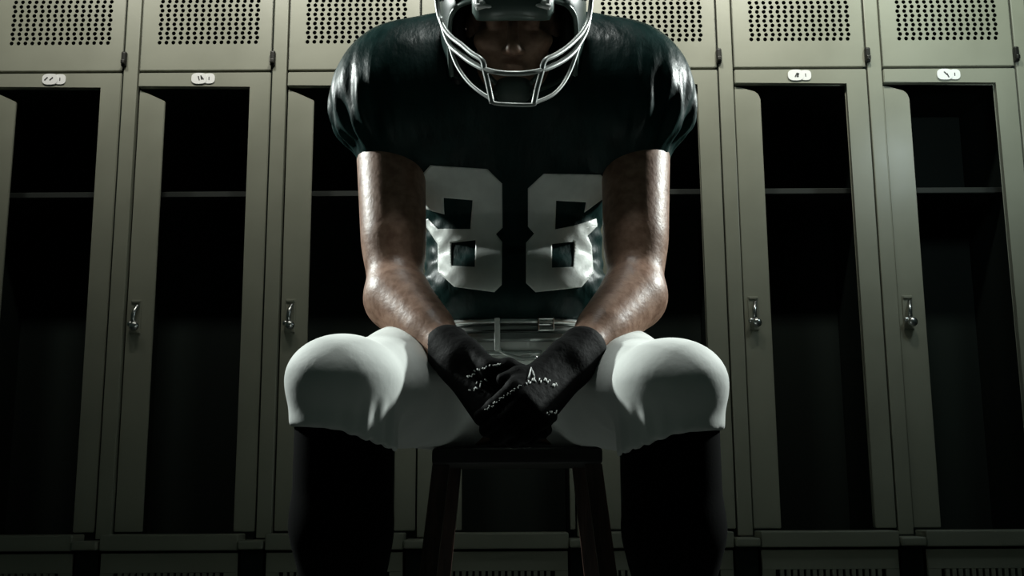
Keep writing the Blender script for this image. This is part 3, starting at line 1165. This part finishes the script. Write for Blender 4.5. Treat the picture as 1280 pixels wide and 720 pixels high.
# the hand on the image's left lies behind
GL = glove_solid((-0.13, 1.54, 0.40), (0.10, 1.78, 0.64))
wl = WR[-1]
fl = (WR[-1] - EL[-1]).normalized()
chain(GL, [wl - fl * 0.030, wl + fl * 0.014], [0.0385, 0.0345], 0.006)
kl = [P(640, 488, 1.650), P(628, 500, 1.637), P(616, 511, 1.632), P(603, 521, 1.636)]
for i, q in enumerate(kl):
    b = wl + fl * 0.012 + (q - (kl[1] + kl[2]) / 2) * 0.55
    GL.cone(b, q, 0.019, 0.0140, 0.016)
for i, q in enumerate(kl):
    d1 = Vector((0.62, -0.10 + 0.08 * i, -0.62))
    d2 = Vector((0.70, 0.35, -0.42))
    d3 = Vector((0.35, 0.80, 0.20))
    chain(GL, finger(q, d1, d2, d3, lens[i]), [0.0118, 0.0108, 0.0102, 0.0088] if i < 3 else [0.0108, 0.0098, 0.0092, 0.008])
tb = wl + fl * 0.022 + Vector((0.006, 0.0, 0.020))
chain(GL, [tb, P(612, 460, 1.640), P(636, 458, 1.632), P(656, 464, 1.630)], [0.019, 0.0140, 0.0115, 0.0092], 0.008)
glove_l = link('glove', GL.mesh('glove', 1), M['glove'], person, True)
glove_l['label'] = 'black glove underneath, held by the other hand'
del GR, GL
GR_B, GL_B = bvh_of(glove_r), bvh_of(glove_l)


def strokes(name, lines, bvh, other, parent, r=0.0011):
    """worn white print: short strokes laid on the glove"""
    bm = bmesh.new()
    for ln in lines:
        pts = []
        for k in range(len(ln) - 1):
            for t in np.linspace(0, 1, 4)[:-1]:
                pts.append((ln[k][0] + (ln[k + 1][0] - ln[k][0]) * t, ln[k][1] + (ln[k + 1][1] - ln[k][1]) * t))
        pts.append(ln[-1])
        w = [cast(bvh, x, y, 0.0006) for x, y in pts]
        w = [p for p in w if p is not None]
        if len(w) > 1:
            tube(bm, w, r, 5)
    if len(bm.verts):
        o = from_bm(name, bm, M['glove_mark'], parent, True)
        o['label'] = 'worn white lettering'
        return o


def glyphs(a, b, n, h, seed, curve=0.0):
    """a row of small illegible letter strokes from a to b"""
    r = np.random.default_rng(seed)
    out = []
    a, b = np.array(a, float), np.array(b, float)
    d = (b - a) / n
    nr = np.array((d[1], -d[0])) / np.hypot(*d)
    for k in range(3 * n):
        t = (k + 0.5) / (3 * n)
        c = a + (b - a) * t + nr * (curve * 4 * t * (1 - t) + r.uniform(-.36, .36) * h)
        if r.random() < 0.22:
            continue
        u = d * r.uniform(0.03, 0.13)
        v = nr * h * r.uniform(0.06, 0.26) * r.choice((-1, 1))
        out.append([tuple(c - u - v), tuple(c + u + v)])
    return out


strokes('glove_print', glyphs((584, 472), (627, 456), 7, 6, 1, 3) + glyphs((585, 487), (610, 477), 3, 10, 2), GL_B, None, glove_l)
strokes('glove_print', [[(660, 474), (664, 460), (668, 472)]] + glyphs((657, 478), (696, 482), 6, 8, 3, 4), GR_B, None, glove_r)
strokes('glove_print', glyphs((607, 513), (651, 481), 9, 4, 4), GR_B, None, glove_r, 0.0008)
strokes('glove_print', glyphs((683, 518), (700, 516), 3, 7, 5), GR_B, None, glove_r, 0.001)

# ------------------------------------------------------------------ light
def spot(name, loc, aim, power, col, size_deg, blend, radius):
    d = bpy.data.lights.new(name, 'SPOT')
    d.energy = power
    d.color = col
    d.spot_size = math.radians(size_deg)
    d.spot_blend = blend
    d.shadow_soft_size = radius
    o = bpy.data.objects.new(name, d)
    C.objects.link(o)
    o.location = loc
    o.rotation_euler = (Vector(aim) - Vector(loc)).to_track_quat('-Z', 'Y').to_euler()
    return o


for x, e, c in ((-1.25, 20, (1, .975, .89)), (-0.75, 27, (1, .975, .89)), (-0.25, 34, (1, .975, .89)),
                (0.25, 38, (1, .975, .89)), (0.75, 35, (1, .99, .89)), (1.25, 22, (.88, 1, .89))):
    spot('locker_lamp', (x, 2.05, 2.10), (x * 1.03, L, 1.74), e, c, 92, 1.0, 0.06)
d = bpy.data.lights.new('corner_lamp', 'POINT')
d.energy = 3.2
d.color = (0.82, 0.97, 1.0)
d.shadow_soft_size = 0.05
o = bpy.data.objects.new('corner_lamp', d)
C.objects.link(o)
o.location = (1.125, 2.28, 1.32)
for s in (-1, 1):
    spot('side_lamp', (s * 2.15, 2.62, 1.95), (0.2 * s, 1.8, 0.75), 350, (0.93, 1.0, 0.96), 38, 0.6, 0.10)
spot('ceiling_lamp', (0.0, 1.66, 2.75), (0.0, 1.78, 0.60), 80, (0.95, 1.0, 0.96), 36, 0.7, 0.14)

w = bpy.data.worlds.new('world')
scene.world = w
w.use_nodes = True
w.node_tree.nodes['Background'].inputs['Color'].default_value = (0.62, 1.0, 0.84, 1)
w.node_tree.nodes['Background'].inputs['Strength'].default_value = 0.017

scene.view_settings.view_transform = 'Standard'
scene.view_settings.look = 'None'
scene.view_settings.gamma = 1.0
scene.view_settings.exposure = 0.0
scene.view_settings.use_curve_mapping = False
scene.cycles.use_denoising = True
scene.cycles.max_bounces = 6
